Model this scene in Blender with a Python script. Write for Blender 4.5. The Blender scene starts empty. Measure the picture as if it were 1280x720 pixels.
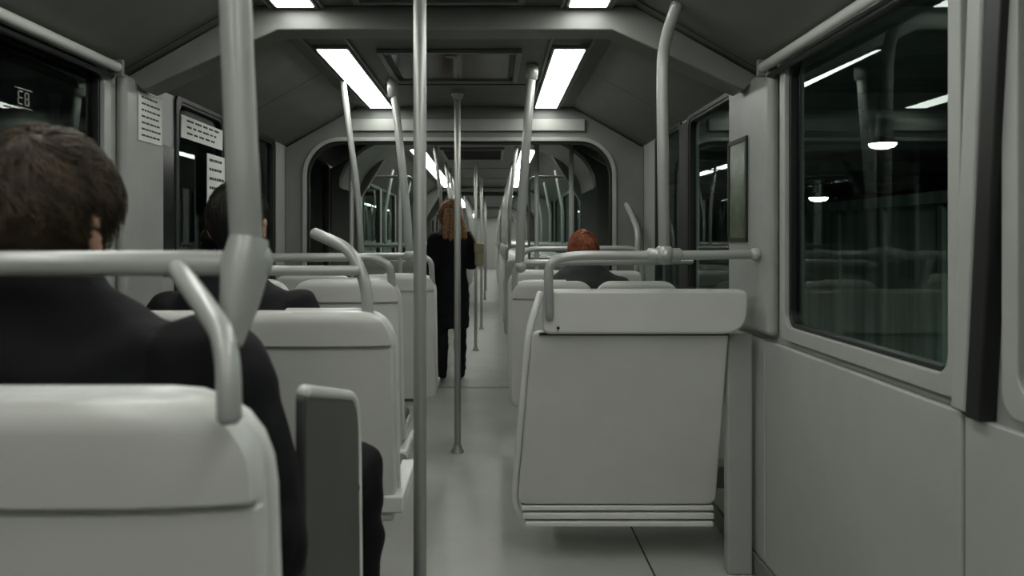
import bpy, bmesh, math, random
import numpy as np
from mathutils import Vector, Matrix, noise
random.seed(4)
S = bpy.context.scene
XL, XR, XC = -1.5, 1.1, -0.2
H = 1.375
CEIL = 2.325
YEND = 34.0

# ------------------------------------------------------------------ materials
def mat(name, col, rough=0.5, metal=0.0, var=0.08, scale=6.0, bump=0.0, bscale=200.0, emit=None, estr=0, stretch=None, spec=0.5):
    m = bpy.data.materials.new(name); m.use_nodes = True
    nt = m.node_tree; b = nt.nodes['Principled BSDF']
    b.inputs['Roughness'].default_value = rough
    b.inputs['Metallic'].default_value = metal
    b.inputs['Specular IOR Level'].default_value = spec
    tc = nt.nodes.new('ShaderNodeTexCoord')
    mp = nt.nodes.new('ShaderNodeMapping')
    if stretch: mp.inputs['Scale'].default_value = stretch
    nt.links.new(tc.outputs['Object'], mp.inputs['Vector'])
    n = nt.nodes.new('ShaderNodeTexNoise'); n.inputs['Scale'].default_value = scale; n.inputs['Detail'].default_value = 5
    nt.links.new(mp.outputs[0], n.inputs['Vector'])
    r = nt.nodes.new('ShaderNodeValToRGB')
    r.color_ramp.elements[0].position = 0.3; r.color_ramp.elements[1].position = 0.7
    r.color_ramp.elements[0].color = tuple(c*(1-var) for c in col)+(1,)
    r.color_ramp.elements[1].color = tuple(min(1, c*(1+var)) for c in col)+(1,)
    nt.links.new(n.outputs['Fac'], r.inputs['Fac'])
    nt.links.new(r.outputs['Color'], b.inputs['Base Color'])
    if bump > 0:
        n2 = nt.nodes.new('ShaderNodeTexNoise'); n2.inputs['Scale'].default_value = bscale; n2.inputs['Detail'].default_value = 3
        nt.links.new(mp.outputs[0], n2.inputs['Vector'])
        bp = nt.nodes.new('ShaderNodeBump'); bp.inputs['Strength'].default_value = bump; bp.inputs['Distance'].default_value = 0.01
        nt.links.new(n2.outputs['Fac'], bp.inputs['Height']); nt.links.new(bp.outputs[0], b.inputs['Normal'])
    if emit:
        b.inputs['Emission Color'].default_value = tuple(emit)+(1,); b.inputs['Emission Strength'].default_value = estr
    return m

M = {}
M['wall'] = mat('wall_panel', (0.37,0.383,0.36), 0.40, bump=0.03, bscale=300, var=0.04)
M['pillar'] = mat('pillar_paint', (0.33,0.342,0.32), 0.4)
M['ceil'] = mat('ceiling_panel', (0.14,0.145,0.133), 0.5, bump=0.04)
M['beam'] = mat('beam_paint', (0.19,0.196,0.182), 0.4)
M['seat'] = mat('seat_plastic', (0.61,0.615,0.58), 0.30, bump=0.02, bscale=500, var=0.03)
M['seatrim'] = mat('seat_rim', (0.70,0.705,0.675), 0.26)
M['shield'] = mat('shield_face', (0.065,0.067,0.063), 0.45)
M['cushion'] = mat('seat_cushion', (0.12,0.13,0.13), 0.8, bump=0.2)
M['steel'] = mat('brushed_steel', (0.38,0.385,0.365), 0.42, metal=0.5, var=0.05, scale=30, stretch=(1,1,0.1))
M['grip'] = mat('painted_rail', (0.41,0.42,0.40), 0.33, metal=0.15, var=0.05)
M['black'] = mat('black_rubber', (0.012,0.013,0.012), 0.45)
M['dark'] = mat('dark_gloss', (0.010,0.012,0.011), 0.2)
M['grille'] = mat('grille_metal', (0.020,0.022,0.020), 0.45, metal=0.3)
M['floor'] = mat('floor_vinyl', (0.45,0.46,0.43), 0.28, var=0.08, scale=3, bump=0.04, bscale=400)
M['podium'] = mat('podium_vinyl', (0.13,0.13,0.125), 0.5)
M['paper'] = mat('paper_notice', (0.70,0.72,0.68), 0.6)
M['ink'] = mat('printed_ink', (0.02,0.02,0.02), 0.6)
M['yellow'] = mat('yellow_strip', (0.5,0.46,0.08), 0.5)
M['screen'] = mat('display_screen', (0.10,0.13,0.08), 0.25, var=0.35, scale=9)
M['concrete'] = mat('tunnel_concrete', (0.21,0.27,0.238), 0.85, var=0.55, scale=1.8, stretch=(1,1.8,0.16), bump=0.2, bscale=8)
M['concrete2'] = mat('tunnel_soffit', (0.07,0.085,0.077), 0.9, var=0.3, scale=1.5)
M['ballast'] = mat('tunnel_ground', (0.05,0.055,0.05), 0.95, var=0.4, scale=8, bump=0.4, bscale=30)
M['light'] = mat('diffuser_glow', (0.9,0.9,0.88), 0.5, emit=(0.985,1.0,0.95), estr=10.6)
M['tlamp'] = mat('tunnel_lamp_glow', (0.9,0.9,0.9), 0.5, emit=(0.88,1.0,0.92), estr=60)
M['skin'] = mat('skin', (0.50,0.30,0.21), 0.5, var=0.06, scale=20)
M['eye'] = mat('eye_white', (0.7,0.7,0.68), 0.2)
M['iris'] = mat('iris', (0.04,0.03,0.02), 0.2)
M['lip'] = mat('lips', (0.42,0.18,0.15), 0.4)
M['jacket'] = mat('black_jacket_cloth', (0.006,0.006,0.007), 0.75, var=0.4, bump=0.5, bscale=14, spec=0.2)
M['jeans'] = mat('denim', (0.028,0.052,0.13), 0.8, var=0.3, scale=25, bump=0.3, bscale=60)
M['shoe'] = mat('shoe_leather', (0.01,0.01,0.01), 0.4)
M['coat'] = mat('dark_coat_cloth', (0.009,0.009,0.010), 0.75, bump=0.4, bscale=20, spec=0.25)
M['olive'] = mat('grey_jacket_cloth', (0.018,0.020,0.019), 0.75, bump=0.4, bscale=20)
M['hair_brown'] = mat('brown_hair', (0.066,0.046,0.026), 0.5, var=0.6, scale=35)
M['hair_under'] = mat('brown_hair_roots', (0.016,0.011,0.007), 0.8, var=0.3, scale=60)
M['hair_dark'] = mat('dark_hair', (0.010,0.008,0.006), 0.45, var=0.3, scale=60)
M['hair_auburn'] = mat('auburn_hair', (0.28,0.085,0.032), 0.5, var=0.5, scale=50)
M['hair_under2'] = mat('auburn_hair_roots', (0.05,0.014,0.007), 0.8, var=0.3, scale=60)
M['hair_ginger'] = mat('ginger_hair', (0.38,0.20,0.10), 0.5, var=0.5, scale=50)
M['bag'] = mat('beige_bag_leather', (0.45,0.40,0.26), 0.6)

g = bpy.data.materials.new('window_glass'); g.use_nodes = True
nt = g.node_tree; nt.nodes.clear()
o = nt.nodes.new('ShaderNodeOutputMaterial'); mx = nt.nodes.new('ShaderNodeMixShader')
tr = nt.nodes.new('ShaderNodeBsdfTransparent'); tr.inputs[0].default_value = (0.76,0.86,0.82,1)
gl = nt.nodes.new('ShaderNodeBsdfGlossy'); gl.inputs[0].default_value = (0.85,0.95,0.9,1); gl.inputs['Roughness'].default_value = 0.012
fr = nt.nodes.new('ShaderNodeFresnel'); fr.inputs[0].default_value = 1.40
nt.links.new(fr.outputs[0], mx.inputs[0]); nt.links.new(tr.outputs[0], mx.inputs[1]); nt.links.new(gl.outputs[0], mx.inputs[2]); nt.links.new(mx.outputs[0], o.inputs[0])
M['glass'] = g

# ------------------------------------------------------------------ helpers
def empty(name, loc=(0,0,0)):
    e = bpy.data.objects.new(name, None); e.location = loc; e.empty_display_size = 0.1
    S.collection.objects.link(e); return e

def link(me, name, m, parent=None, smooth=True):
    ob = bpy.data.objects.new(name, me); S.collection.objects.link(ob)
    for mm in (m if isinstance(m, (list, tuple)) else [m]): me.materials.append(mm)
    if smooth:
        me.polygons.foreach_set('use_smooth', [True]*len(me.polygons))
    if parent:
        ob.parent = parent; ob.matrix_parent_inverse = Matrix.Translation(-Vector(parent.location))
    return ob

def bevel(ob, w, seg=3):
    b = ob.modifiers.new('bevel', 'BEVEL'); b.width = w; b.segments = seg; b.limit_method = 'ANGLE'; b.angle_limit = math.radians(35)
    b.harden_normals = False
    n = ob.modifiers.new('wn', 'WEIGHTED_NORMAL'); n.keep_sharp = False
    return ob

def addbox(bm, x0,x1,y0,y1,z0,z1, shy=0.0):
    vs = [bm.verts.new(p) for p in ((x0,y0,z0),(x1,y0,z0),(x1,y1,z0),(x0,y1,z0),(x0,y0+shy,z1),(x1,y0+shy,z1),(x1,y1+shy,z1),(x0,y1+shy,z1))]
    for f in ((3,2,1,0),(4,5,6,7),(0,1,5,4),(1,2,6,5),(2,3,7,6),(3,0,4,7)): bm.faces.new([vs[i] for i in f])

def boxes(name, lst, m, parent=None, bev=0.004):
    bm = bmesh.new()
    for b in lst: addbox(bm, *b)
    me = bpy.data.meshes.new(name); bm.to_mesh(me); bm.free()
    ob = link(me, name, m, parent, smooth=bev > 0)
    if bev > 0: bevel(ob, bev)
    return ob

def fillet(pts, r, n=6):
    pts = [Vector(p) for p in pts]; out = [pts[0]]
    for i in range(1, len(pts)-1):
        a, b, c = pts[i-1], pts[i], pts[i+1]
        d1 = (a-b); d2 = (c-b)
        rr = min(r, d1.length*0.48, d2.length*0.48)
        p = b + d1.normalized()*rr; q = b + d2.normalized()*rr
        for k in range(n+1):
            t = k/n; out.append(p*(1-t)**2 + b*2*t*(1-t) + q*t*t)
    out.append(pts[-1]); return out

def sweep(bm, pts, radii, n=14, ry=None, side=None, mi=0):
    pts = [Vector(p) for p in pts]
    rings = []; prev = None
    for i, p in enumerate(pts):
        if i == 0: t = pts[1]-p
        elif i == len(pts)-1: t = p-pts[i-1]
        else: t = (pts[i+1]-p).normalized()+(p-pts[i-1]).normalized()
        t.normalize()
        if side is not None: s = Vector(side)
        elif prev is None: s = Vector((0,1,0)) if abs(t.y) < 0.8 else Vector((1,0,0))
        else: s = prev
        u = (s - t*s.dot(t)).normalized(); prev = u; v = t.cross(u)
        a = radii[i]; b = ry[i] if ry else a
        rings.append([bm.verts.new(p + u*math.cos(2*math.pi*k/n)*a + v*math.sin(2*math.pi*k/n)*b) for k in range(n)])
    for i in range(len(rings)-1):
        for k in range(n):
            f = bm.faces.new((rings[i][k], rings[i][(k+1)%n], rings[i+1][(k+1)%n], rings[i+1][k])); f.material_index = mi
    f = bm.faces.new(rings[0][::-1]); f.material_index = mi
    f = bm.faces.new(rings[-1]); f.material_index = mi

def rod(bm, pts, r, fil=0.05, n=14):
    P = fillet(pts, fil) if len(pts) > 2 else [Vector(p) for p in pts]
    d0 = (P[0]-P[1]).normalized(); d1 = (P[-1]-P[-2]).normalized()
    Q = [P[0]+d0*r*0.45] + P + [P[-1]+d1*r*0.45]
    R = [r*0.6] + [r]*len(P) + [r*0.6]
    sweep(bm, Q, R, n)

def tubes(name, paths, r, m, parent=None, fil=0.06, balls=()):
    bm = bmesh.new()
    for p in paths:
        rr = r
        if isinstance(p, tuple) and isinstance(p[1], float): p, rr = p
        rod(bm, p, rr, fil)
    for (c, br) in balls:
        bmesh.ops.create_uvsphere(bm, u_segments=18, v_segments=12, radius=br, matrix=Matrix.Translation(c))
    bmesh.ops.recalc_face_normals(bm, faces=bm.faces)
    me = bpy.data.meshes.new(name); bm.to_mesh(me); bm.free()
    return link(me, name, m, parent)

def profile(zb=0.0):
    return [(XL, zb), (XL, 2.03), (-0.98, CEIL), (0.58, CEIL), (XR, 2.03), (XR, zb)]

def rarch(x0, x1, zt, r, zb=0.0, n=10):
    out = [(x0, zb)]
    for k in range(n+1):
        a = math.pi - k/n*math.pi/2
        out.append((x0+r+r*math.cos(a), zt-r+r*math.sin(a)))
    for k in range(n+1):
        a = math.pi/2 - k/n*math.pi/2
        out.append((x1-r+r*math.cos(a), zt-r+r*math.sin(a)))
    out.append((x1, zb)); return out

def arch(name, outer, inner, y0, y1, m, parent=None, bev=0.006):
    bm = bmesh.new()
    vs = [bm.verts.new((x, y0, z)) for x, z in outer + inner[::-1]]
    f = bm.faces.new(vs)
    r = bmesh.ops.extrude_face_region(bm, geom=[f])
    for v in r['geom']:
        if isinstance(v, bmesh.types.BMVert): v.co.y = y1
    bmesh.ops.recalc_face_normals(bm, faces=bm.faces)
    me = bpy.data.meshes.new(name); bm.to_mesh(me); bm.free()
    ob = link(me, name, m, parent, smooth=False)
    if bev: bevel(ob, bev, 2)
    return ob

# ------------------------------------------------------------------ shell
boxes('floor', [(XL-0.05, XR+0.05, -1.7, YEND, -0.05, 0.0)], M['floor'], bev=0)
pod = boxes('podium', [(XL+0.005, -0.24, -1.6, 1.95, 0.0, 0.30), (XL+0.005, -0.62, 1.95, 2.95, 0.0, 0.30)], M['podium'], bev=0.01)
boxes('trim_1', [(XL+0.01, XR-0.01, 6.98, 7.04, 0.0, 0.006)], M['steel'], bev=0.002)
boxes('trim_2', [(0.66, 0.666, 0.2, 5.4, 0.0, 0.003)], M['black'], bev=0)

bm = bmesh.new()
pr = [(XL-0.03, 2.03), (-0.98, CEIL), (0.58, CEIL), (XR+0.03, 2.03), (XR+0.03, 2.07), (0.60, CEIL+0.05), (-1.0, CEIL+0.05), (XL-0.03, 2.07)]
va = [bm.verts.new((x, -1.7, z)) for x, z in pr]; vb = [bm.verts.new((x, YEND, z)) for x, z in pr]
for i in range(len(pr)):
    j = (i+1) % len(pr); bm.faces.new((va[i], va[j], vb[j], vb[i]))
bmesh.ops.recalc_face_normals(bm, faces=bm.faces)
me = bpy.data.meshes.new('ceiling'); bm.to_mesh(me); bm.free()
link(me, 'ceiling', M['ceil'], smooth=False)
bl = []
for x in (-0.90, -0.69, 0.285, 0.485):
    bl.append((x-0.008, x+0.008, -1.6, YEND-0.1, CEIL-0.014, CEIL))
boxes('trim_3', bl, M['beam'], bev=0.003)

def wall(name, x0, x1, wins, zlo=1.05, zhi=2.03):
    b = [(x0, x1, -1.7, YEND, 0.0, zlo), (x0, x1, -1.7, YEND, zhi, 2.08)]
    y = -1.7
    for (a, c) in wins:
        b.append((x0, x1, y, a, zlo, zhi)); y = c
    b.append((x0, x1, y, YEND, zlo, zhi))
    return boxes(name, b, M['wall'], bev=0)

RW = [(-0.6,0.4), (0.5,1.56), (1.80,2.80), (3.47,4.22), (4.42,5.05)]
LW = [(-0.6,0.4), (0.5,2.90), (3.62,4.22), (4.36,5.20)]
far = [(5.8, 6.9)]
y = 7.3
while y < YEND-2: far.append((y, y+1.25)); y += 1.55
RWa = RW+far; LWa = LW+far
wall('wall_right', XR, XR+0.05, RWa); wall('wall_left', XL-0.05, XL, LWa)
boxes('wall_back', [(XL-0.05, XR+0.05, -1.75, -1.7, 0.0, 2.4)], M['wall'], bev=0)
boxes('wall_front', [(XL-0.05, XR+0.05, YEND, YEND+0.05, 0.0, 2.4)], M['wall'], bev=0)

def ring_yz(name, x0, x1, y0, y1, z0, z1, w, m, parent, r=0.05, bev=0.004):
    def rr(a0, a1, b0, b1, rad, n=6):
        out = []
        for (cy, cz, st) in ((a1-rad, b1-rad, 0), (a0+rad, b1-rad, 90), (a0+rad, b0+rad, 180), (a1-rad, b0+rad, 270)):
            for k in range(n+1):
                t = math.radians(st+90*k/n); out.append((cy+rad*math.cos(t), cz+rad*math.sin(t)))
        return out
    O = rr(y0-w, y1+w, z0-w, z1+w, r); I = rr(y0, y1, z0, z1, r)
    bm = bmesh.new(); n = len(O)
    A = [[bm.verts.new((x, p[0], p[1])) for p in L] for x in (x0, x1) for L in (O, I)]
    for i in range(n):
        j = (i+1) % n
        bm.faces.new((A[0][i], A[0][j], A[1][j], A[1][i])); bm.faces.new((A[2][i], A[3][i], A[3][j], A[2][j]))
        bm.faces.new((A[0][i], A[2][i], A[2][j], A[0][j])); bm.faces.new((A[1][i], A[1][j], A[3][j], A[3][i]))
    bmesh.ops.recalc_face_normals(bm, faces=bm.faces)
    me = bpy.data.meshes.new(name); bm.to_mesh(me); bm.free()
    return bevel(link(me, name, m, parent, smooth=True), bev, 2)

wi = 0
for side, wins in ((1, RWa), (-1, LWa)):
    for k, (a, c) in enumerate(wins):
        wi += 1
        X = XR if side > 0 else XL
        e = empty('window_%d' % wi, (X, (a+c)/2, 1.5))
        s = -side
        nearw = c < 3.0
        fm = M['wall'] if nearw else M['black']
        xi = X + s*(0.022 if nearw else 0.012)
        ring_yz('frame', min(X-s*0.002, xi), max(X-s*0.002, xi), a, c, 1.05, 2.03, 0.05 if nearw else 0.035, fm, e)
        ring_yz('gasket', min(X-s*0.03, X+s*0.006), max(X-s*0.03, X+s*0.006), a+0.014, c-0.014, 1.064, 2.016, 0.016, M['black'], e)
        bm = bmesh.new(); xg = X - s*0.015
        vs = [bm.verts.new(p) for p in ((xg, a, 1.05), (xg, c, 1.05), (xg, c, 2.03), (xg, a, 2.03))]
        f = bm.faces.new(vs); f.normal_update()
        if f.normal.x*s < 0: f.normal_flip()      # glass normal faces the cabin
        me = bpy.data.meshes.new('glass'); bm.to_mesh(me); bm.free(); link(me, 'glass', M['glass'], e, smooth=False)
        if side < 0 and k == 1:   # reflected LED lettering, modelled as thin bars on the left pane
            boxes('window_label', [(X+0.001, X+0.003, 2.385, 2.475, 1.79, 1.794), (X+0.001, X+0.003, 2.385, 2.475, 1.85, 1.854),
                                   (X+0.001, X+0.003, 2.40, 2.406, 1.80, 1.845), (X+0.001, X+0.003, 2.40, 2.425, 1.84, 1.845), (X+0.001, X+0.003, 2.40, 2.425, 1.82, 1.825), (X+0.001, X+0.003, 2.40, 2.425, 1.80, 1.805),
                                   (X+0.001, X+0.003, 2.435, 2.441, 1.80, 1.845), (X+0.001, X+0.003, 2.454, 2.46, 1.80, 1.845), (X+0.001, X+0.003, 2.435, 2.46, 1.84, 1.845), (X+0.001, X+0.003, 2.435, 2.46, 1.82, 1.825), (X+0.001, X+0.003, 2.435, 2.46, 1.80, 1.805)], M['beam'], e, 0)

boxes('trim_4', [(XR-0.04, XR, 1.655, 1.705, 0.975, 2.04, -0.085)], M['black'], bev=0.004)
boxes('trim_5', [(XR-0.034, XR, 1.715, 1.77, 0.98, 2.05, -0.07)], M['wall'], bev=0.008)
boxes('trim_6', [(XR-0.045, XR, 2.90, 3.40, 1.0, 2.03), (XL, XL+0.045, 3.02, 3.38, 1.0, 2.03)], M['pillar'], bev=0.02)
for nm, xs, ys in (('trim_7', (XR-0.022, XR), [(-1.6,0.55), (0.56,1.735), (1.745,3.0), (3.01,4.2), (4.21,5.45)]),
                   ('trim_8', (XL, XL+0.022), [(-1.6,0.5), (0.51,2.0), (2.01,3.2), (3.21,5.45)])):
    boxes(nm, [(xs[0], xs[1], a, c, 0.09, 0.975) for a, c in ys], M['wall'], bev=0.006)
boxes('trim_12', [(XR-0.014, XR, 4.24, 4.40, 1.0, 2.03), (XR-0.010, XR, 3.41, 3.45, 1.0, 2.03)], M['black'], bev=0.003)
boxes('baseboard_right', [(XR-0.03, XR, -1.6, 5.45, 0.0, 0.085)], M['beam'], bev=0.006)
boxes('baseboard_left', [(XL, XL+0.03, 2.96, 5.45, 0.0, 0.085)], M['beam'], bev=0.006)

arch('trim_9', profile(2.0), [(XL+0.05, 2.0), (XL+0.07, 1.98), (-0.875, CEIL-0.10), (0.49, CEIL-0.10), (XR-0.07, 1.98), (XR-0.05, 2.0)], 3.10, 3.25, M['beam'], bev=0.008)
def portal(idx, y, op, r, zt, th=0.10, hdr=True):
    e = empty('door_%d' % idx, (XC, y, 1.0))
    arch('bulkhead', profile(0.0), rarch(op[0], op[1], zt, r), y, y+th, M['beam'], e)
    arch('opening_frame', rarch(op[0]-0.03, op[1]+0.03, zt+0.03, r+0.03), rarch(op[0], op[1], zt, r), y-0.02, y, M['pillar'], e)
    arch('opening_gasket', rarch(op[0], op[1], zt, r), rarch(op[0]+0.018, op[1]-0.018, zt-0.018, r), y+0.01, y+0.04, M['black'], e)
    arch('header_strip', [(op[0]+0.3, 2.15), (op[0]+0.3, 2.235), (op[1]-0.2, 2.235), (op[1]-0.2, 2.15)], [(op[0]+0.31, 2.149), (op[1]-0.21, 2.149)], y-0.03, y, M['pillar'], e)
portal(1, 5.5, (-1.34, 0.87), 0.24, 2.075)
def portal2(idx, y):
    e = empty('door_%d' % idx, (XC, y, 1.0))
    inner = [(-1.24, 0), (-1.24, 1.72), (-0.92, 2.24), (0.50, 2.24), (0.82, 1.72), (0.82, 0)]
    arch('bulkhead', profile(0.0), inner, y, y+0.1, M['beam'], e, 0.02)
for i, yy in enumerate((7.05, 14.0, 15.5, 23.0)): portal2(i+2, yy)

def lights(segs):
    for (a, c) in segs:
        for x in (-0.79, 0.385):
            e = empty('ceiling_light', (x, (a+c)/2, CEIL))
            boxes('housing', [(x-0.088, x-0.074, a-0.02, c+0.02, CEIL-0.02, CEIL-0.001), (x+0.074, x+0.088, a-0.02, c+0.02, CEIL-0.02, CEIL-0.001),
                              (x-0.088, x+0.088, a-0.03, a, CEIL-0.02, CEIL-0.001), (x-0.088, x+0.088, c, c+0.03, CEIL-0.02, CEIL-0.001)], M['beam'], e, 0.003)
            boxes('diffuser', [(x-0.074, x+0.074, a, c, CEIL-0.022, CEIL-0.002)], M['light'], e, 0)
lights([(-1.3, 0.9), (1.05, 3.05), (3.75, 5.42), (7.3, 10.2), (10.4, 13.8), (15.8, 19.0), (19.2, 22.8), (23.3, 28.0), (28.3, 33.5)])

def hatch(x0, x1, y0, y1, slats=8):
    e = empty('ceiling_vent', ((x0+x1)/2, (y0+y1)/2, CEIL))
    boxes('surround', [(x0-0.03, x0, y0-0.03, y1+0.03, CEIL-0.022, CEIL-0.001), (x1, x1+0.03, y0-0.03, y1+0.03, CEIL-0.022, CEIL-0.001),
                       (x0, x1, y0-0.03, y0, CEIL-0.022, CEIL-0.001), (x0, x1, y1, y1+0.03, CEIL-0.022, CEIL-0.001)], M['beam'], e, 0.004)
    boxes('backplate', [(x0, x1, y0, y1, CEIL-0.006, CEIL-0.001)], M['grille'], e, 0)
    if slats:
        d = (y1-y0)/slats
        boxes('slats', [(x0, x1, y0+d*(k+0.4), y0+d*(k+0.4)+0.02, CEIL-0.014, CEIL-0.006) for k in range(slats)], M['grille'], e, 0)
    else:
        boxes('hatch_cover', [(x0+0.03, x1-0.03, y0+0.03, y1-0.03, CEIL-0.012, CEIL-0.006)], M['dark'], e, 0.002)
        boxes('latch', [(-0.24, -0.18, y0+0.05, y0+0.09, CEIL-0.018, CEIL-0.012)], M['beam'], e, 0.002)
hatch(-0.55, 0.12, 3.84, 4.50, 0)
hatch(-0.52, 0.10, 2.35, 3.0, 10)
hatch(-0.52, 0.10, 8.0, 9.0, 8)
boxes('trim_10', [(-0.66, 0.26, yy, yy+0.012, CEIL-0.004, CEIL) for yy in (0.9, 2.1, 3.5, 4.68, 10.3, 12.0)], M['black'], bev=0)
bm = bmesh.new()
for sgn in (-1, 1):
    for yy in (0.6, 1.9, 3.02, 4.35, 7.8, 9.3, 10.8):
        a = (XL, 2.03) if sgn < 0 else (XR, 2.03); b = (-0.98, CEIL) if sgn < 0 else (0.58, CEIL)
        off = -0.003
        vs = [bm.verts.new(p) for p in ((a[0], yy, a[1]+off), (a[0], yy+0.012, a[1]+off), (b[0], yy+0.012, b[1]+off), (b[0], yy, b[1]+off))]
        bm.faces.new(vs)
me = bpy.data.meshes.new('trim_11'); bm.to_mesh(me); bm.free(); link(me, 'trim_11', M['black'], smooth=False)

for x, s in ((XR, -1), (XL, 1)):
    e = empty('roller_blind', (x, 1.9, 2.03))
    tubes('roller', [[(x+s*0.055, 0.5, 2.035), (x+s*0.055, 2.93, 2.035)]], 0.019, M['seatrim'], e)
    tubes('hem_bar', [[(x+s*0.035, 0.5, 1.998), (x+s*0.035, 2.93, 1.998)]], 0.010, M['black'], e)
    boxes('cassette', [(min(x, x+s*0.03), max(x, x+s*0.03), 0.45, 2.97, 2.055, 2.075), (min(x, x+s*0.075), max(x, x+s*0.075), 2.93, 2.95, 2.0, 2.065)], M['beam'], e, 0.003)

def notice(name, x, y0, y1, z0, z1, m, lines=4):
    e = empty(name, (x, (y0+y1)/2, (z0+z1)/2)); s = 1 if x < 0 else -1
    boxes('sheet', [(min(x, x+s*0.004), max(x, x+s*0.004), y0, y1, z0, z1)], m, e, 0)
    L = []
    for k in range(lines):
        zz = z1-(k+0.8)*(z1-z0)/(lines+0.6); hh = (z1-z0)/(lines*4.0)
        yy = y0+0.12*(y1-y0)
        while yy < y1-0.2*(y1-y0):
            w = random.uniform(0.05, 0.16)*(y1-y0)
            L.append((min(x+s*0.004, x+s*0.0055), max(x+s*0.004, x+s*0.0055), yy, min(yy+w, y1-0.08*(y1-y0)), zz, zz+hh)); yy += w+0.04*(y1-y0)
    if L: boxes('print', L, M['ink'], e, 0)
    return e
notice('route_notice', XL+0.046, 3.12, 3.34, 1.78, 1.98, M['paper'], 7)
e = notice('warning_strip', XL+0.001, 3.43, 3.455, 1.20, 1.78, M['yellow'], 0)
boxes('dark_panel', [(XL+0.001, XL+0.006, 3.455, 3.57, 1.20, 1.80)], M['dark'], e, 0)
notice('door_notice', XL+0.008, 3.64, 4.20, 1.86, 1.97, M['paper'], 3)
notice('door_notice', XL+0.013, 3.96, 4.22, 1.50, 1.82, M['paper'], 6)
e = notice('information_display', XR-0.046, 3.14, 3.37, 1.38, 1.78, M['screen'], 0)
boxes('bezel', [(XR-0.054, XR-0.046, 3.13, 3.15, 1.37, 1.79), (XR-0.054, XR-0.046, 3.36, 3.38, 1.37, 1.79), (XR-0.054, XR-0.046, 3.13, 3.38, 1.36, 1.38), (XR-0.054, XR-0.046, 3.13, 3.38, 1.78, 1.80)], M['grille'], e, 0.002)

# ------------------------------------------------------------------ seats
def shell(bm, x0, x1, y, zt, zb, dy, th=0.05, seam=0.10, r=0.085, rb=0.05, bulge=0.02, lip=0.008):
    W = (x1-x0)/2; xc = (x0+x1)/2
    zs = []
    for k in range(8): zs.append(zt - r*(1-math.cos(k/7*math.pi/2)))
    s = zt-max(seam, r+0.008)
    zs += [s+0.006, s+0.0052, s-0.0052, s-0.006, s-0.05]
    nmid = 6
    for k in range(1, nmid): zs.append((s-0.05)+(zb+rb-(s-0.05))*k/nmid)
    for k in range(8): zs.append(zb + rb*(1-math.sin(k/7*math.pi/2)))
    nu = 14
    F = []; B = []
    for z in zs:
        w = W
        if z > zt-r: w = W-r+math.sqrt(max(0, r*r-(z-(zt-r))**2))
        if z < zb+rb: w = W-rb+math.sqrt(max(0, rb*rb-(zb+rb-z)**2))
        yc = y+dy*(zt-z)/(zt-zb)
        fr = []; bk = []
        for k in range(nu+1):
            u = -math.cos(k/nu*math.pi)
            ub = bulge*(1-abs(u)**3)
            edge = 0.012 if k in (0, nu) else 0
            top = 0.012*max(0, 1-(zt-z)/0.02)
            yy = yc-ub+edge+top
            if z > s-0.001 and not (abs(z-s) < 0.0055): yy -= lip
            if abs(z-s) < 0.0055: yy += 0.008
            bk.append(bm.verts.new((xc+w*u, yy, z)))
            fr.append(bm.verts.new((xc+w*u, yc+th-0.3*ub-(0.01 if k in (0, nu) else 0), z)))
        F.append(fr); B.append(bk)
    n = len(zs)
    for i in range(n-1):
        for k in range(nu):
            bm.faces.new((B[i][k], B[i+1][k], B[i+1][k+1], B[i][k+1]))
            bm.faces.new((F[i][k], F[i][k+1], F[i+1][k+1], F[i+1][k]))
        bm.faces.new((B[i][0], F[i][0], F[i+1][0], B[i+1][0])); bm.faces.new((B[i][nu], B[i+1][nu], F[i+1][nu], F[i][nu]))
    for k in range(nu):
        bm.faces.new((B[0][k], B[0][k+1], F[0][k+1], F[0][k])); bm.faces.new((B[-1][k], F[-1][k], F[-1][k+1], B[-1][k+1]))

def fin(bm, name, m, parent, bev=0.0):
    bmesh.ops.recalc_face_normals(bm, faces=bm.faces)
    me = bpy.data.meshes.new(name); bm.to_mesh(me); bm.free()
    ob = link(me, name, m, parent)
    if bev: bevel(ob, bev)
    else:
        try: me.set_sharp_from_angle(angle=math.radians(50))
        except Exception: pass
    return ob

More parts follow.
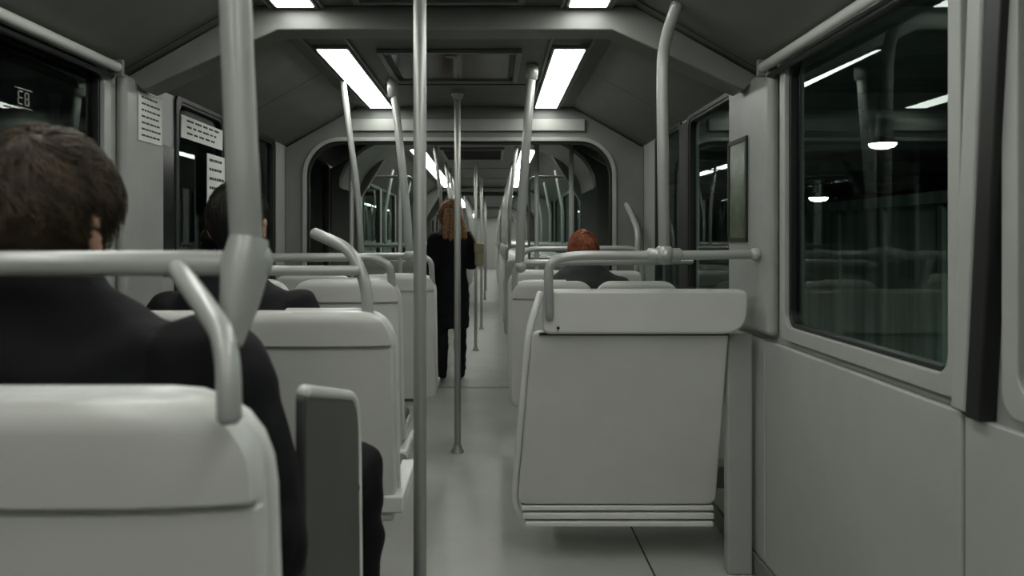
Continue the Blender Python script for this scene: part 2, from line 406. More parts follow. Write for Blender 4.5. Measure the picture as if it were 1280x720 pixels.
def seat(x_aisle, x_wall, y, zt, zb, zseat, dy=0.12, two=True, seam=0.10):
    sg = 1 if x_wall > x_aisle else -1
    e = empty('double_seat', ((x_aisle+x_wall)/2, y, zseat))
    xs = sorted((x_aisle, x_wall)); mid = (xs[0]+xs[1])/2
    parts = [(xs[0], mid-0.008), (mid+0.008, xs[1])] if two else [tuple(xs)]
    bm = bmesh.new()
    for a, b in parts: shell(bm, a, b, y, zt, zb, dy, seam=seam)
    fin(bm, 'back_shell', M['seat'], e)
    P = []
    xe = x_aisle
    def yc(z): return y+dy*(zt-z)/(zt-zb)+0.045
    P = [(xe+sg*0.30, yc(zt), zt-0.006), (xe+sg*0.004, yc(zt), zt-0.006), (xe+sg*0.004, yc(zb), zb+0.03), (xe+sg*0.03, yc(zb)+0.3, zb+0.02)]
    tubes('edge_rim', [P], 0.013, M['seatrim'], e, fil=0.10)
    bm = bmesh.new()
    for a, b in parts: addbox(bm, a+0.012, b-0.012, y+dy+0.03, y+dy+0.42, zseat-0.05, zseat)
    fin(bm, 'cushion', M['cushion'], e, 0.022)
    boxes('seat_pan', [(a+0.004, b-0.004, y+dy-0.005, y+dy+0.44, zseat-0.085, zseat-0.048) for a, b in parts], M['seat'], e, 0.012)
    a, b = sorted((x_aisle+sg*0.08, XR-0.024 if sg > 0 else XL+0.024))
    boxes('cantilever_beam', [(a, b, y+dy+0.12, y+dy+0.2, zseat-0.15, zseat-0.083), (a, b, y+dy+0.3, y+dy+0.36, zseat-0.13, zseat-0.083)], M['beam'], e, 0.01)
    return e

sA = seat(-0.25, -1.16, 0.80, 1.205, 0.58, 0.64, dy=0.07, seam=0.115)
bm = bmesh.new()
def shieldpts(n=6):
    c = [(1.12,1.150,0.02),(1.565,1.050,0.09),(1.60,0.42,0.05),(1.12,0.42,0.02)]
    out = []
    for i,(yy,z,r) in enumerate(c):
        a = Vector(c[i-1][:2]); b = Vector((yy,z)); d = Vector(c[(i+1)%4][:2])
        p = b+(a-b).normalized()*r; q = b+(d-b).normalized()*r
        for k in range(n+1):
            t = k/n; out.append(p*(1-t)**2+b*2*t*(1-t)+q*t*t)
    return out
sp = shieldpts()
va = [bm.verts.new((-0.274, p.x, p.y)) for p in sp]; vb = [bm.verts.new((-0.290, p.x, p.y)) for p in sp]
bm.faces.new(va); bm.faces.new(vb[::-1])
for i in range(len(sp)): bm.faces.new((va[i], va[(i+1)%len(sp)], vb[(i+1)%len(sp)], vb[i]))
fin(bm, 'side_shield', M['shield'], sA, 0.004)
tubes('shield_rim', [[(-0.28, p.x, p.y) for p in sp[4:22]]], 0.0105, M['seatrim'], sA, fil=0.001)
sB = seat(-0.278, -1.22, 2.10, 1.172, 0.59, 0.64, dy=0.10)
sC = seat(-0.395, -1.32, 3.22, 1.20, 0.44, 0.55, dy=0.12)
sD = seat(-0.34, -1.30, 4.50, 1.16, 0.40, 0.50, dy=0.14)

def foot(parent, x, y, z0, z1):
    boxes('foot_bracket', [(x-0.05, x+0.03, y-0.02, y+0.35, z0, z0+0.05), (x-0.045, x-0.005, y+0.05, y+0.28, z0+0.05, z1)], M['seatrim'], parent, 0.015)
foot(sB, -0.285, 2.2, 0.585, 0.62); foot(sC, -0.40, 3.34, 0.40, 0.52)

def ball(c, r): return (Vector(c), r)
e = empty('grab_rail', (-0.5, 0.95, 1.33))
tubes('rail', [([(XL+0.01, 0.97, 1.343), (-0.31, 0.97, 1.343)], 0.0165)], 0.0165, M['grip'], e, balls=[ball((-0.312, 0.97, 1.345), 0.032)])
tubes('handle', [[(-0.40, 0.965, 1.338), (-0.338, 0.87, 1.310), (-0.275, 0.79, 1.27), (-0.266, 0.77, 1.192)]], 0.0128, M['grip'], e, fil=0.07)
bm = bmesh.new()
sweep(bm, [(-0.310, 0.97, 1.375), (-0.313, 0.965, 1.34), (-0.318, 0.955, 1.29), (-0.322, 0.935, 1.245)], [0.03, 0.038, 0.034, 0.018], 18, ry=[0.024, 0.03, 0.022, 0.014])
fin(bm, 'joint_casting', M['grip'], e)
tubes('upright', [[(-0.312, 0.97, 1.34), (-0.330, 0.985, 1.6), (-0.36, 1.01, CEIL-0.01)]], 0.0205, M['grip'], e, fil=0.2)

e = empty('grab_rail', (-0.6, 2.12, 1.3))
tubes('rail', [[(XL+0.01, 2.12, 1.285), (-0.375, 2.12, 1.285)]], 0.0145, M['grip'], e)
tubes('handle', [[(-0.345, 2.13, 1.10), (-0.352, 2.13, 1.25), (-0.40, 2.15, 1.345), (-0.52, 2.22, 1.39)]], 0.0165, M['grip'], e, fil=0.09)
e = empty('grab_rail', (-0.8, 3.2, 1.3))
tubes('rail', [[(XL+0.01, 3.22, 1.285), (-0.50, 3.22, 1.295), (-0.43, 3.22, 1.26), (-0.425, 3.25, 1.12)]], 0.017, M['grip'], e, fil=0.07)
e = empty('grab_rail', (-0.8, 4.5, 1.3))
tubes('rail', [[(XL+0.01, 4.5, 1.27), (-0.42, 4.5, 1.275), (-0.36, 4.5, 1.24), (-0.355, 4.53, 1.10)]], 0.017, M['grip'], e, fil=0.07,
      balls=[ball((-0.49, 4.5, 1.275), 0.034)])
tubes('upright', [([(-0.49, 4.5, 1.275), (-0.50, 4.5, 1.5), (-0.58, 4.5, 2.25)], 0.023), ([(-0.585, 4.5, 2.22), (-0.59, 4.5, 2.32)], 0.032)], 0.023, M['grip'], e, fil=0.2)
tubes('upright_wall_side', [[(-0.775, 4.5, 1.275), (-0.79, 4.5, 1.6), (-0.885, 4.5, 2.32)]], 0.018, M['grip'], e, fil=0.2)

# --- right seat (prominent, flat panel back)
e = empty('double_seat', (0.6, 3.2, 0.5))
def panel(name, pts_xz, yf, th, m, bev):
    bm = bmesh.new()
    vs = [bm.verts.new((x, yf(z), z)) for x, z in pts_xz]; ws = [bm.verts.new((x, yf(z)+th, z)) for x, z in pts_xz]
    bm.faces.new(vs); bm.faces.new(ws[::-1]); n = len(vs)
    for i in range(n): bm.faces.new((vs[i], vs[(i+1) % n], ws[(i+1) % n], ws[i]))
    return fin(bm, name, m, e, bev)
def rpoly(corners, n=6):
    out = []
    N = len(corners)
    for i, (x, z, r) in enumerate(corners):
        a = Vector(corners[i-1][:2]); b = Vector((x, z)); c = Vector(corners[(i+1) % N][:2])
        p = b+(a-b).normalized()*r; q = b+(c-b).normalized()*r
        for k in range(n+1):
            t = k/n; out.append(tuple(p*(1-t)**2+b*2*t*(1-t)+q*t*t))
    return out
yr = lambda z: 3.06+0.20*(1.0-z)/0.85
panel('back_panel', rpoly([(0.165,1.0,0.03),(0.955,1.0,0.03),(0.955,0.24,0.045),(0.108,0.24,0.045)]), yr, 0.05, M['seat'], 0.010)
panel('top_ledge', rpoly([(0.215,1.168,0.025),(1.020,1.168,0.025),(1.020,0.992,0.10),(0.205,0.992,0.03)]), lambda z: 3.025-0.02*(z-1), 0.12, M['seat'], 0.014)
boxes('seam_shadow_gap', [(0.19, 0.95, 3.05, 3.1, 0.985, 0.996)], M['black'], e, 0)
boxes('skirt_slats', [(0.125, 0.945, 3.235, 3.30, 0.215, 0.236), (0.13, 0.945, 3.230, 3.32, 0.180, 0.206), (0.14, 0.94, 3.225, 3.36, 0.150, 0.172)], M['seatrim'], e, 0.005)
tubes('edge_rim', [[(0.20, 3.13, 1.15), (0.150, 3.12, 1.0), (0.095, 3.28, 0.25), (0.12, 3.30, 0.165), (0.9, 3.30, 0.16)]], 0.015, M['seatrim'], e, fil=0.06)
boxes('cushion', [(0.12, 0.53, 3.30, 3.68, 0.42, 0.47), (0.55, 0.97, 3.30, 3.68, 0.42, 0.47)], M['cushion'], e, 0.02)
boxes('seat_pan', [(0.11, 0.98, 3.27, 3.70, 0.36, 0.42)], M['seat'], e, 0.02)
boxes('wall_beam', [(0.3, XR-0.024, 3.38, 3.5, 0.26, 0.36)], M['beam'], e, 0.01)
boxes('leg', [(0.962, 1.065, 3.10, 3.16, 0.0, 0.985)], M['wall'], e, 0.01)
tubes('bolt', [([(0.262, 3.024, 1.02), (0.262, 3.005, 1.02)], 0.006)], 0.006, M['dark'], e)

e = empty('grab_rail', (0.65, 3.0, 1.3))
tubes('rail', [[(0.228, 3.02, 1.06), (0.222, 3.0, 1.29), (0.34, 3.0, 1.308), (0.66, 3.0, 1.308), (XR-0.047, 3.0, 1.312)]], 0.0185, M['grip'], e, fil=0.10,
      balls=[ball((0.68, 3.0, 1.312), 0.040), ball((XR-0.06, 3.0, 1.312), 0.026)])
tubes('clamp', [([(0.62, 3.0, 1.31), (0.74, 3.0, 1.31)], 0.027), ([(0.68, 2.955, 1.31), (0.68, 3.0, 1.31)], 0.022)], 0.025, M['grip'], e)
tubes('upright', [[(0.68, 3.0, 1.31), (0.672, 3.0, 1.9), (0.672, 2.99, 2.13), (0.695, 2.86, 2.255)]], 0.0225, M['grip'], e, fil=0.12)

s2 = seat(0.105, 1.02, 4.15, 1.14, 0.42, 0.54, dy=0.14)
s3 = seat(0.115, 1.02, 5.02, 1.16, 0.36, 0.47, dy=0.12)
e = empty('grab_rail', (0.6, 4.15, 1.25))
tubes('rail', [[(0.125, 4.18, 1.05), (0.125, 4.15, 1.24), (XR-0.01, 4.15, 1.25)]], 0.018, M['grip'], e, fil=0.08, balls=[ball((0.155, 4.15, 1.22), 0.034)])
tubes('upright', [([(0.150, 4.15, 1.22), (0.165, 4.15, 1.6), (0.215, 4.15, 2.27)], 0.025), ([(0.216, 4.15, 2.25), (0.22, 4.15, 2.32)], 0.034)], 0.025, M['grip'], e, fil=0.2)
e = empty('grab_rail', (0.6, 5.0, 1.3))
tubes('rail', [[(0.16, 5.05, 1.05), (0.19, 5.0, 1.305), (0.98, 5.0, 1.31), (1.0, 5.03, 1.08)]], 0.018, M['grip'], e, fil=0.1)
tubes('end_handle', [[(0.99, 5.2, 1.1), (1.0, 5.2, 1.42), (1.0, 5.35, 1.5), (0.97, 5.48, 1.62)]], 0.02, M['grip'], e, fil=0.1)

def pole(x, y, r=0.018, z0=0.0):
    e = empty('grab_pole', (x, y, 0))
    tubes('tube', [[(x, y, z0+0.005), (x, y, CEIL-0.03)]], r, M['steel'], e)
    bm = bmesh.new()
    sweep(bm, [(x, y, z0), (x, y, z0+0.012), (x, y, z0+0.03), (x, y, z0+0.05)], [r*2.0, r*1.9, r*1.35, r*1.2], 20)
    sweep(bm, [(x, y, CEIL-0.022), (x, y, CEIL-0.032), (x, y, CEIL-0.06)], [r*1.9, r*1.8, r*1.15], 20)
    fin(bm, 'flange', M['steel'], e)
pole(-0.199, 2.10, 0.0180)
pole(-0.222, 4.89, 0.021)
pole(-0.20, 9.3, 0.02)
for yy in (11.5, 17, 20): pole(-0.16, yy, 0.02)

y = 7.7; k = 0
while y < 27:
    if not (13.3 < y < 15.6 or 22.3 < y < 23.4):
        seat(-0.46 if k % 4 else -0.5, -1.34, y, 1.17, 0.36, 0.46, dy=0.12)
        seat(0.13, 1.02, y+0.1, 1.17, 0.36, 0.46, dy=0.12)
        for xa, xb in ((-0.48, XL+0.01), (0.15, XR-0.01)):
            sg = 1 if xb > xa else -1
            e = empty('grab_rail', (xa, y, 1.3))
            yy = y+(0.1 if sg > 0 else 0)
            pp = [[(xa, yy+0.03, 1.08), (xa, yy, 1.30), (xb, yy, 1.30)]]
            if k % 2 == 0 or y > 9: pp.append([(xa+sg*0.03, yy, 1.29), (xa+sg*0.03, yy, 1.7), (xa+sg*0.10, yy, CEIL-0.01)])
            if k % 2 == 1: pp.append([(xb-sg*0.28, yy, 1.29), (xb-sg*0.28, yy, 1.7), (xb-sg*0.36, yy, 2.15)])
            tubes('rail', pp, 0.019, M['grip'], e, fil=0.08)
    y += 0.92; k += 1
for x in (-1.1, -0.72, 0.35, 0.62):
    e = empty('stanchion', (x, 5.95, 0)); tubes('tube', [[(x, 5.95, 0.01), (x, 5.95, 2.22)]], 0.018, M['grip'], e)
for (x0, x1, yy) in ((-1.33, -0.75, 7.35), (0.36, 0.92, 7.35)):
    e = empty('glass_windscreen', ((x0+x1)/2, yy, 1.5))
    bm = bmesh.new(); f = bm.faces.new([bm.verts.new(p) for p in ((x0, yy, 1.2), (x1, yy, 1.2), (x1, yy, 1.95), (x0, yy, 1.95))])
    f.normal_update()
    if f.normal.y > 0: f.normal_flip()
    me = bpy.data.meshes.new('pane'); bm.to_mesh(me); bm.free(); link(me, 'pane', M['glass'], e, smooth=False)
    tubes('frame', [[(x0, yy, 1.18), (x0, yy, 1.97), (x1, yy, 1.97), (x1, yy, 1.18), (x0, yy, 1.18)]], 0.014, M['grip'], e, fil=0.08)
for sx, xa, xb in ((-1, -1.22, -0.62), (1, 0.82, 0.24)):
    e = empty('articulation_cowl', ((xa+xb)/2, 6.6, 2.05))
    bm = bmesh.new(); P = []
    for k in range(9):
        t = k/8*math.pi/2
        P.append((xa+(xb-xa)*(1-math.cos(t)), 1.78+0.42*math.sin(t)))
    A = [[bm.verts.new((p[0]+o*sx, yy, p[1]+o)) for p in P] for yy in (6.15, 7.0) for o in (0, 0.02)]
    for i in range(8):
        bm.faces.new((A[0][i], A[0][i+1], A[2][i+1], A[2][i])); bm.faces.new((A[1][i], A[3][i], A[3][i+1], A[1][i+1]))
        bm.faces.new((A[0][i], A[1][i], A[1][i+1], A[0][i+1])); bm.faces.new((A[2][i], A[2][i+1], A[3][i+1], A[3][i]))
    for i in (0, 8): bm.faces.new((A[0][i], A[2][i], A[3][i], A[1][i]))
    fin(bm, 'cowl_panel', M['pillar'], e)

# ------------------------------------------------------------------ people
def ring_caps(pts, R):
    pts = [Vector(p) for p in pts]
    d0 = (pts[0]-pts[1]).normalized(); d1 = (pts[-1]-pts[-2]).normalized()
    Q = [pts[0]+d0*R[0]*0.92, pts[0]+d0*R[0]*0.6] + pts + [pts[-1]+d1*R[-1]*0.6, pts[-1]+d1*R[-1]*0.92]
    RR = [R[0]*0.4, R[0]*0.8] + list(R) + [R[-1]*0.8, R[-1]*0.4]
    return Q, RR

def headshape(n):
    x, y, z = n.x*0.077, n.y*0.097, n.z*0.118
    t = max(0.0, -n.z)
    x *= 1-0.28*t**1.4
    if y < 0: y *= 1-0.42*t**1.2
    else: y *= 1-0.08*t
    if y > 0:
        y += 0.026*math.exp(-((x/0.012)**2+((z+0.018)/0.020)**2))*min(1, y/0.06)
        for sx in (-1, 1):
            y -= 0.009*math.exp(-(((x-sx*0.032)/0.014)**2+((z-0.005)/0.012)**2))
        y += 0.004*math.exp(-((z-0.028)/0.010)**2)*math.exp(-(x/0.05)**2)
        y += 0.006*math.exp(-((x/0.024)**2+((z+0.060)/0.010)**2))
        y += 0.006*math.exp(-((x/0.02)**2+((z+0.098)/0.014)**2))
    return Vector((x, y, z))

def hairmask(n, style):
    x, y, z = n
    if style == 'short':
        lim = -0.62 if y < -0.25 else (-0.62+(y+0.25)*1.9 if y < 0.25 else 0.33+(y-0.25)*0.42)
    else:
        lim = -0.95 if y < 0.15 else (-0.95+(y-0.15)*4.2 if y < 0.45 else 0.33+(y-0.45)*0.4)
    return max(0.0, min(1.0, (z-lim)/0.14))
def thickmod(n, style):
    if style != 'short': return 1.0
    t = max(0.0, min(1.0, (n.z+0.55)/0.9)); return 0.30+0.70*t*t*(3-2*t)

def build_head(parent, c, rot, style, hairm, thick, strands, scale=1.0, under=None, lock=1.0):
    Mx = Matrix.Translation(c) @ rot @ Matrix.Scale(scale, 4)
    bm = bmesh.new(); bmesh.ops.create_icosphere(bm, subdivisions=5, radius=1)
    for v in bm.verts: v.co = headshape(v.co.normalized())
    for f in bm.faces: f.material_index = 0
    for sx in (-1, 1):
        for (off, sc) in (((sx*0.081, -0.008, -0.012), (0.010, 0.019, 0.032)), ((sx*0.085, -0.012, 0.004), (0.010, 0.019, 0.016)), ((sx*0.081, -0.004, -0.034), (0.008, 0.010, 0.011))):
            bmesh.ops.create_uvsphere(bm, u_segments=14, v_segments=10, radius=1, matrix=Matrix.Translation(off) @ Matrix.Rotation(sx*0.3, 4, 'Z') @ Matrix.Diagonal((sc[0], sc[1], sc[2], 1)))
        r = bmesh.ops.create_uvsphere(bm, u_segments=12, v_segments=8, radius=0.0125, matrix=Matrix.Translation((sx*0.031, 0.076, 0.004)))
        for f in {f for v in r['verts'] for f in v.link_faces}: f.material_index = 1
        r = bmesh.ops.create_uvsphere(bm, u_segments=12, v_segments=8, radius=0.006, matrix=Matrix.Translation((sx*0.031, 0.0845, 0.004)))
        for f in {f for v in r['verts'] for f in v.link_faces}: f.material_index = 2
    r = bmesh.ops.create_uvsphere(bm, u_segments=14, v_segments=8, radius=1, matrix=Matrix.Translation((0, 0.083, -0.058)) @ Matrix.Diagonal((0.024, 0.009, 0.007, 1)))
    for f in {f for v in r['verts'] for f in v.link_faces}: f.material_index = 3
    bmesh.ops.transform(bm, matrix=Mx, verts=bm.verts)
    me = bpy.data.meshes.new('head'); bm.to_mesh(me); bm.free()
    link(me, 'head', [M['skin'], M['eye'], M['iris'], M['lip']], parent)
    bm = bmesh.new(); bmesh.ops.create_icosphere(bm, subdivisions=5, radius=1)
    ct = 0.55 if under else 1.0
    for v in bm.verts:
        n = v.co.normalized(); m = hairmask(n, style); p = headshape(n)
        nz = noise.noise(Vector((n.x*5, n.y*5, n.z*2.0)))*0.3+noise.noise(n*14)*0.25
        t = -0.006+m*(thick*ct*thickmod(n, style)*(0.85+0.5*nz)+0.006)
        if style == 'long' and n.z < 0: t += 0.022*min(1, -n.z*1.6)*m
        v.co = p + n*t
    bmesh.ops.transform(bm, matrix=Mx, verts=bm.verts)
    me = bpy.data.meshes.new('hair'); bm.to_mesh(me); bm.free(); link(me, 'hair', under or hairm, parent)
    if strands:
        cu = bpy.data.curves.new('hair_strands', 'CURVE'); cu.dimensions = '3D'; cu.bevel_depth = 0.00095*lock; cu.bevel_resolution = 0; cu.resolution_u = 1
        W = Vector((0.012, -0.045, 0.108))
        cnt = 0
        while cnt < strands:
            n = Vector((random.gauss(0,1), random.gauss(0,1), random.gauss(0,1))).normalized()
            if hairmask(n, style) < 0.35: continue
            cnt += 1
            p = headshape(n); h = random.random(); pts = []
            clump = Vector((noise.noise(n*4), noise.noise(n*4+Vector((9,0,0))), noise.noise(n*4+Vector((0,9,0)))))
            jit = Vector((random.gauss(0,1), random.gauss(0,1), random.gauss(0,1)))*0.3+clump*1.6
            swirl = 0.3+random.gauss(0, 0.2)
            L = random.uniform(0.006, 0.0105)*(1.6 if style == 'long' else 1)
            for k in range(7):
                nn = Vector((p.x/0.077, p.y/0.097, p.z/0.118)).normalized()
                d = p-W; d = d-nn*d.dot(nn)
                if d.length < 1e-4: d = Vector((1,0,0))
                d = (d.normalized()+nn.cross(d.normalized())*swirl+jit*0.5).normalized()
                tm = thickmod(nn, style)
                off = thick*tm*(0.30+0.75*h)+0.0016*k*h*tm*(1.0 if k < 5 else 0.6)+noise.noise(n*6)*0.005*tm
                if style == 'long' and nn.z < 0: off += 0.024*min(1, -nn.z*1.6)
                if style == 'long': off += 0.004
                pts.append(p+nn*off)
                p = p+d*L; nn2 = Vector((p.x/0.077, p.y/0.097, p.z/0.118)).normalized(); p = headshape(nn2)
            sp = cu.splines.new('POLY'); sp.points.add(len(pts)-1)
            for q, a in zip(sp.points, pts):
                w = Mx @ a; q.co = (w.x, w.y, w.z, 1)
            for k, q in enumerate(sp.points): q.radius = 1-0.13*k
        ob = bpy.data.objects.new('hair_strands', cu); S.collection.objects.link(ob); cu.materials.append(hairm)
        ob.parent = parent; ob.matrix_parent_inverse = Matrix.Translation(-Vector(parent.location))

def hand(bm, wrist, d, nrm, mi, side):
    d = Vector(d).normalized(); nrm = Vector(nrm); nrm = (nrm-d*nrm.dot(d)).normalized(); s = d.cross(nrm)*side
    w = Vector(wrist)
    P = [w-d*0.02, w, w+d*0.03, w+d*0.07, w+d*0.088]
    sweep(bm, P, [0.024,0.027,0.037,0.041,0.034], 14, ry=[0.020,0.019,0.016,0.013,0.009], side=s, mi=mi)
    for k, (off, L) in enumerate(((-0.030,0.062),(-0.010,0.075),(0.011,0.080),(0.031,0.070))):
        b = w+d*0.078+s*off
        p1 = b+d*L*0.45+nrm*0.008; p2 = p1+d*L*0.27+nrm*0.016; p3 = p2+d*L*0.18+nrm*0.020
        sweep(bm, [b, p1, p2, p3, p3+(p3-p2)*0.35], [0.0095,0.009,0.0082,0.007,0.003], 10, mi=mi)
    b = w+d*0.025+s*0.03
    p1 = b+d*0.03+s*0.022+nrm*0.010; p2 = p1+d*0.028+s*0.006+nrm*0.010
    sweep(bm, [b-s*0.012, b, p1, p2, p2+(p2-p1)*0.3], [0.012,0.0125,0.0105,0.009,0.004], 10, mi=mi)

def person(name, origin, yaw, J, torso, mats, style, hairm, thick=0.016, strands=0, voxel=0.011, arm=(0.075,0.062,0.042), leg=(0.092,0.066,0.046), head_tilt=0.0, head_yaw=0.0, extra=(), hscale=1.0, folds=0.012, under=None, lock=1.0):
    e = empty(name, origin)
    T = Matrix.Translation(origin) @ Matrix.Rotation(yaw, 4, 'Z')
    bm = bmesh.new(); segs = []
    def limb(pts, R, mi):
        q, r = ring_caps(pts, R); sweep(bm, q, r, 16)
        for i in range(len(pts)-1): segs.append((Vector(pts[i]), Vector(pts[i+1]), R[i], R[i+1], mi))
    tp = [Vector(t[0]) for t in torso]
    sweep(bm, tp, [t[1] for t in torso], 24, ry=[t[2] for t in torso], side=(1,0,0))
    for i in range(len(tp)-1):
        for sx in (-0.5, 0, 0.5):
            o = Vector((sx*torso[i][1], 0, 0)); segs.append((tp[i]+o, tp[i+1]+o, torso[i][2], torso[i+1][2], torso[i][3]))
    nk = J['neck']; hd = J['head']
    limb([nk, Vector(nk)*0.35+Vector(hd)*0.65, Vector(hd)+Vector((0,-0.01,-0.04))], [0.062,0.056,0.055], 2)
    for s in ('L', 'R'):
        a, b, c = J['sh'+s], J['el'+s], J['wr'+s]
        cc = Vector(b)*0.12+Vector(c)*0.88
        limb([a, Vector(a)*0.5+Vector(b)*0.5, b], [arm[0], arm[0]*0.93, arm[1]], 0); limb([b, Vector(b)*0.5+Vector(c)*0.5, cc], [arm[1], arm[1]*0.86, arm[2]], 0)
        limb([cc, c], [0.030, 0.026], 2)
        a, b, c, t = J['hip'+s], J['kn'+s], J['an'+s], J['toe'+s]
        limb([a, Vector(a)*0.5+Vector(b)*0.5, b], [leg[0], leg[0]*0.9, leg[1]], 1)
        limb([b, Vector(b)*0.6+Vector(c)*0.4, c], [leg[1], leg[1]*0.98, leg[2]], 1)
        hl = Vector(c)+(Vector(c)-Vector(t))*0.12; hl.z = t[2]+0.01
        limb([Vector(c)+Vector((0,0,-0.03)), hl], [0.042, 0.04], 3)
        limb([hl, Vector(t)*0.6+Vector(c)*0.4+Vector((0,0,-0.02)), t], [0.04, 0.043, 0.033], 3)
    for (pts, R, mi) in extra: limb(pts, R, mi)
    bmesh.ops.recalc_face_normals(bm, faces=bm.faces)
    me = bpy.data.meshes.new('tmp'); bm.to_mesh(me); bm.free()
    tmp = bpy.data.objects.new('tmp', me); S.collection.objects.link(tmp)
    r = tmp.modifiers.new('r', 'REMESH'); r.mode = 'VOXEL'; r.voxel_size = voxel
    sm = tmp.modifiers.new('s', 'SMOOTH'); sm.iterations = 7; sm.factor = 0.5
    dg = bpy.context.evaluated_depsgraph_get(); dg.update()
    me2 = bpy.data.meshes.new_from_object(tmp.evaluated_get(dg)); bpy.data.objects.remove(tmp)
    nv = len(me2.vertices); co = np.empty(nv*3); me2.vertices.foreach_get('co', co); co = co.reshape(-1,3)
    nf = len(me2.polygons); cf = np.empty(nf*3); me2.polygons.foreach_get('center', cf); cf = cf.reshape(-1,3)
    def near(P):
        best = np.full(len(P), 1e9); mi = np.zeros(len(P), int)
        for a, b, ra, rb, m in segs:
            A = np.array(a); D = np.array(b)-A; t = np.clip(((P-A)@D)/max(1e-9, D@D), 0, 1)
            d = np.linalg.norm(P-(A+t[:,None]*D), axis=1)-(ra+(rb-ra)*t)
            w = d < best; best[w] = d[w]; mi[w] = m
        return mi
    mv = near(co); mf = near(cf)
    nrm = np.empty(nv*3); me2.vertices.foreach_get('normal', nrm); nrm = nrm.reshape(-1,3)
    for i in range(nv):
        if mv[i] < 2:
            p = co[i]; f = noise.noise(Vector((p[0]*7, p[1]*7, p[2]*15)))*0.7+noise.noise(Vector((p[0]*16+p[2]*9, p[1]*14, p[2]*20-p[0]*12)))*0.4
            co[i] += nrm[i]*f*folds
    me2.vertices.foreach_set('co', co.ravel())
    bm = bmesh.new(); bm.from_mesh(me2); bm.faces.ensure_lookup_table()
    for i, f in enumerate(bm.faces): f.material_index = int(mf[i])
    for s, sd in (('L', -1), ('R', 1)):
        dr = Vector(J['wr'+s])-Vector(J['el'+s]); hdv = J.get('hd'+s, dr)
        hand(bm, J['wr'+s], hdv, J.get('pn'+s, (0,0,-1)), 2, sd)
    bm.transform(T); bmesh.ops.recalc_face_normals(bm, faces=bm.faces)
    me3 = bpy.data.meshes.new('body'); bm.to_mesh(me3); bm.free(); me3.materials.clear()
    link(me3, 'body', mats, e)
    hm = Matrix.Rotation(yaw+head_yaw, 4, 'Z') @ Matrix.Rotation(head_tilt, 4, 'X')
    build_head(e, T @ Vector(hd), hm, style, hairm, thick, strands, hscale, under, lock)
    return e, T

SIT_T = [((0,-0.02,0.0),0.14,0.10,1),((0,-0.01,0.06),0.19,0.135,1),((0,0,0.16),0.185,0.13,0),((0,-0.005,0.28),0.195,0.13,0),((0,-0.01,0.40),0.215,0.135,0),
         ((0,-0.005,0.49),0.215,0.12,0),((0,0.0,0.555),0.17,0.098,0),((0,0.01,0.61),0.100,0.082,0),((0,0.015,0.645),0.076,0.072,0)]
def sitJ(**k):
    J = dict(neck=(0,0.005,0.57), head=(0,0.035,0.775), shL=(-0.20,0,0.50), elL=(-0.275,0.0,0.24), wrL=(-0.12,0.22,0.19), shR=(0.20,0,0.50), elR=(0.275,0.0,0.24), wrR=(0.12,0.22,0.19),
             hdL=(0.3,1,-0.25), hdR=(-0.3,1,-0.25), hipL=(-0.10,0.0,0.085), hipR=(0.10,0.0,0.085), knL=(-0.14,0.45,0.11), knR=(0.14,0.45,0.11),
             anL=(-0.14,0.47,-0.26), anR=(0.14,0.47,-0.26), toeL=(-0.15,0.62,-0.295), toeR=(0.15,0.62,-0.295))
    J.update(k); return J
P1T = [((0,-0.02,0.0),0.16,0.11,1),((0,-0.01,0.06),0.21,0.145,1),((0,0,0.16),0.21,0.14,0),((0,-0.005,0.28),0.22,0.14,0),((0,-0.01,0.40),0.245,0.145,0),
       ((0,-0.005,0.50),0.262,0.135,0),((0,0.0,0.575),0.235,0.112,0),((0,0.008,0.628),0.165,0.095,0),((0,0.012,0.662),0.105,0.085,0),((0,0.016,0.695),0.082,0.076,0)]
person('seated_passenger', (-0.658, 1.08, 0.645), 0.0,
       sitJ(head=(0,0.04,0.752), neck=(0,0.01,0.60), shR=(0.25,0,0.53), elR=(0.318,-0.02,0.30), wrR=(0.16,0.22,0.22), shL=(-0.238,0,0.53), elL=(-0.30,-0.02,0.30),
            knR=(0.358,0.585,0.225), anR=(0.353,0.62,-0.21), toeR=(0.37,0.78,-0.295), knL=(-0.16,0.47,0.12)),
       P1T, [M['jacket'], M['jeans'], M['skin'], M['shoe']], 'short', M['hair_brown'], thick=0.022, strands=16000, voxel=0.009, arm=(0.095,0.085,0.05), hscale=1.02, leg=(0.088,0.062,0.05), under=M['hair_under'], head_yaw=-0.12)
person('seated_passenger', (-0.80, 2.36, 0.645), 0.0, sitJ(), SIT_T, [M['coat'], M['jeans'], M['skin'], M['shoe']], 'short', M['hair_dark'], thick=0.018, strands=2500, voxel=0.012)
person('seated_passenger', (0.55, 4.52, 0.545), 0.0, sitJ(shR=(0.205,0,0.53), shL=(-0.205,0,0.53), head=(0,0.04,0.755), toeL=(-0.15,0.5,-0.50), toeR=(0.15,0.5,-0.50), anL=(-0.14,0.36,-0.46), anR=(0.14,0.36,-0.46), knL=(-0.12,0.36,0.09), knR=(0.12,0.36,0.09)), P1T,
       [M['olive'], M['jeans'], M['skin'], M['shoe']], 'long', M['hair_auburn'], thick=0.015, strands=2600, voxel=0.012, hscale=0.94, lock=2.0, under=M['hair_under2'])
ST_T = [((0,0,0.50),0.175,0.14,0),((0,0,0.62),0.18,0.14,0),((0,0,0.78),0.185,0.145,0),((0,-0.01,0.92),0.175,0.135,0),((0,0,1.05),0.15,0.115,0),((0,0,1.18),0.17,0.12,0),((0,0,1.32),0.185,0.12,0),
        ((0,0,1.40),0.18,0.105,0),((0,0,1.455),0.12,0.085,0),((0,0.0,1.50),0.072,0.065,0)]
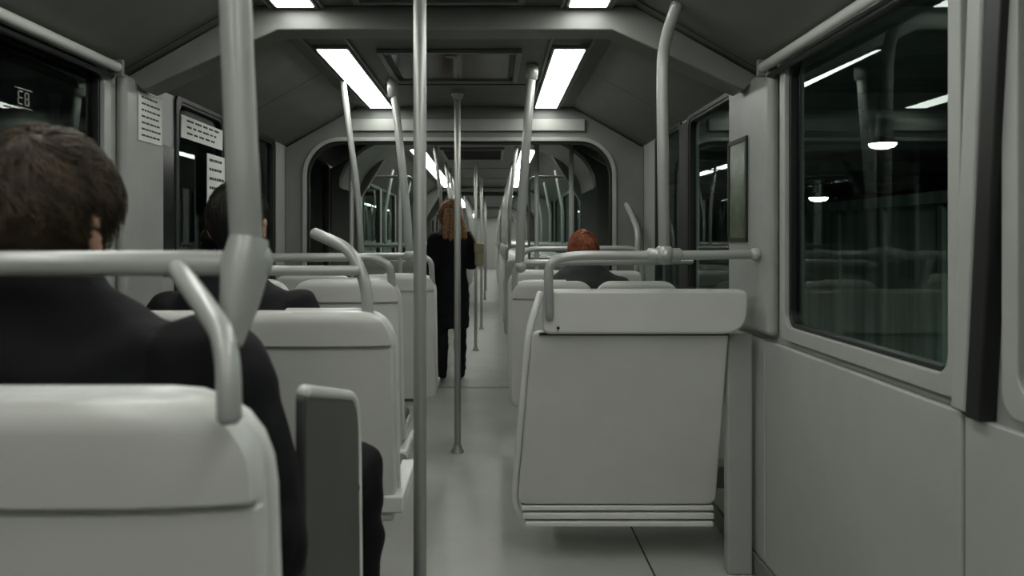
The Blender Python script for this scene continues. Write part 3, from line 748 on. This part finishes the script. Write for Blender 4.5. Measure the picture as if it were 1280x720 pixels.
stJ = dict(neck=(0,0,1.44), head=(0,0.03,1.625), shL=(-0.165,0,1.37), elL=(-0.22,-0.02,1.10), wrL=(-0.16,0.16,0.98), shR=(0.165,0,1.37), elR=(0.22,0.03,1.12), wrR=(0.17,0.24,1.16),
           hdL=(0.2,0.8,-0.5), hdR=(0,0.7,0.7), hipL=(-0.09,0,0.86), hipR=(0.09,0,0.86), knL=(-0.09,0.03,0.46), knR=(0.10,0.03,0.46), anL=(-0.09,0,0.09), anR=(0.10,0,0.09), toeL=(-0.10,0.15,0.035), toeR=(0.12,0.15,0.035))
eP, TP = person('standing_passenger', (-0.40, 7.45, 0.0), 0.35, stJ, ST_T, [M['coat'], M['coat'], M['skin'], M['shoe']], 'long', M['hair_ginger'], thick=0.020, strands=1500, voxel=0.012, hscale=1.0, head_yaw=-0.9, lock=3.0)
bm = bmesh.new()
for dx in (-0.07, -0.035, 0.0, 0.035, 0.07):
    sweep(bm, [TP @ Vector(p) for p in ((dx*0.8,-0.05,1.66),(dx,-0.09,1.55),(dx*1.3,-0.115,1.44),(dx*1.4,-0.13,1.38),(dx*1.3,-0.13,1.33+abs(dx)*0.5))], [0.03,0.036,0.034,0.026,0.006], 10)
fin(bm, 'long_hair', M['hair_ginger'], eP)
e = empty('shoulder_bag', (-0.14, 7.50, 1.12))
boxes('pouch', [(-0.17, -0.08, 7.36, 7.62, 1.10, 1.32)], M['bag'], e, 0.03)
boxes('flap', [(-0.175, -0.075, 7.35, 7.63, 1.23, 1.33)], M['bag'], e, 0.02)
tubes('strap', [[(-0.14, 7.40, 1.30), (-0.20, 7.42, 1.43), (-0.22, 7.48, 1.455), (-0.20, 7.54, 1.43), (-0.14, 7.58, 1.30)]], 0.01, M['bag'], e)

# ------------------------------------------------------------------ outside
boxes('tunnel_ground', [(-4.7, 13.5, -10, 60, -1.0, -0.9)], M['ballast'], bev=0)
boxes('tunnel_wall', [(5.2, 5.5, -4, 13.5, -0.9, 1.85), (5.12, 5.55, -4, 13.5, 1.78, 1.92)] + [(5.15, 5.2, yy, yy+0.08, -0.9, 1.8) for yy in np.arange(-3, 13.2, 1.3)], M['concrete'], bev=0)
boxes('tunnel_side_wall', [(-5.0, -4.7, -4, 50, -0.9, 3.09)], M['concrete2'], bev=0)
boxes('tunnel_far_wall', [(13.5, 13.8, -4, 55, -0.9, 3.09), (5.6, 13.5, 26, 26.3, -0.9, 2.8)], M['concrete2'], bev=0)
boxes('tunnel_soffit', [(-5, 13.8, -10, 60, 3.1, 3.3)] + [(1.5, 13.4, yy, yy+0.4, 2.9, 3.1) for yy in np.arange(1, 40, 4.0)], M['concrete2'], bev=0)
def tlamp(x, y, z, r):
    e = empty('tunnel_lamp', (x, y, z))
    bm = bmesh.new(); sweep(bm, [(x,y,z+0.10),(x,y,z+0.05),(x,y,z+0.0)], [r*0.5, r*1.0, r*1.06], 24); fin(bm, 'housing', M['grille'], e)
    bm = bmesh.new(); sweep(bm, [(x,y,z),(x,y,z-0.04),(x,y,z-0.065)], [r, r*0.85, r*0.4], 24); fin(bm, 'lens', M['tlamp'], e)
    tubes('stem', [([(x,y,z+0.09),(x,y,2.89)], 0.02)], 0.02, M['grille'], e)
tlamp(5.86, 11.4, 2.79, 0.19); tlamp(6.66, 15.5, 2.2, 0.18); tlamp(3.9, 2.8, 2.70, 0.24); tlamp(4.15, 5.8, 2.70, 0.22)  # last two lamps are added out of view to brighten the tunnel wall

# ------------------------------------------------------------------ world, camera
w = bpy.data.worlds.new('night'); S.world = w; w.use_nodes = True
w.node_tree.nodes['Background'].inputs[0].default_value = (0.02,0.03,0.03,1); w.node_tree.nodes['Background'].inputs[1].default_value = 0.1
cam = bpy.data.cameras.new('camera'); co = bpy.data.objects.new('camera', cam); S.collection.objects.link(co); S.camera = co
co.location = (0, 0, H); co.rotation_euler = (math.radians(90), 0, 0)
cam.sensor_width = 36; cam.lens = 36*950/1280; cam.clip_start = 0.02
cam.shift_x = 25/1280; cam.shift_y = -62/1280
cam.dof.use_dof = True; cam.dof.focus_distance = 3.6; cam.dof.aperture_fstop = 3.8
S.view_settings.view_transform = 'Standard'; S.view_settings.look = 'None'; S.view_settings.exposure = 0.08; S.view_settings.gamma = 0.95
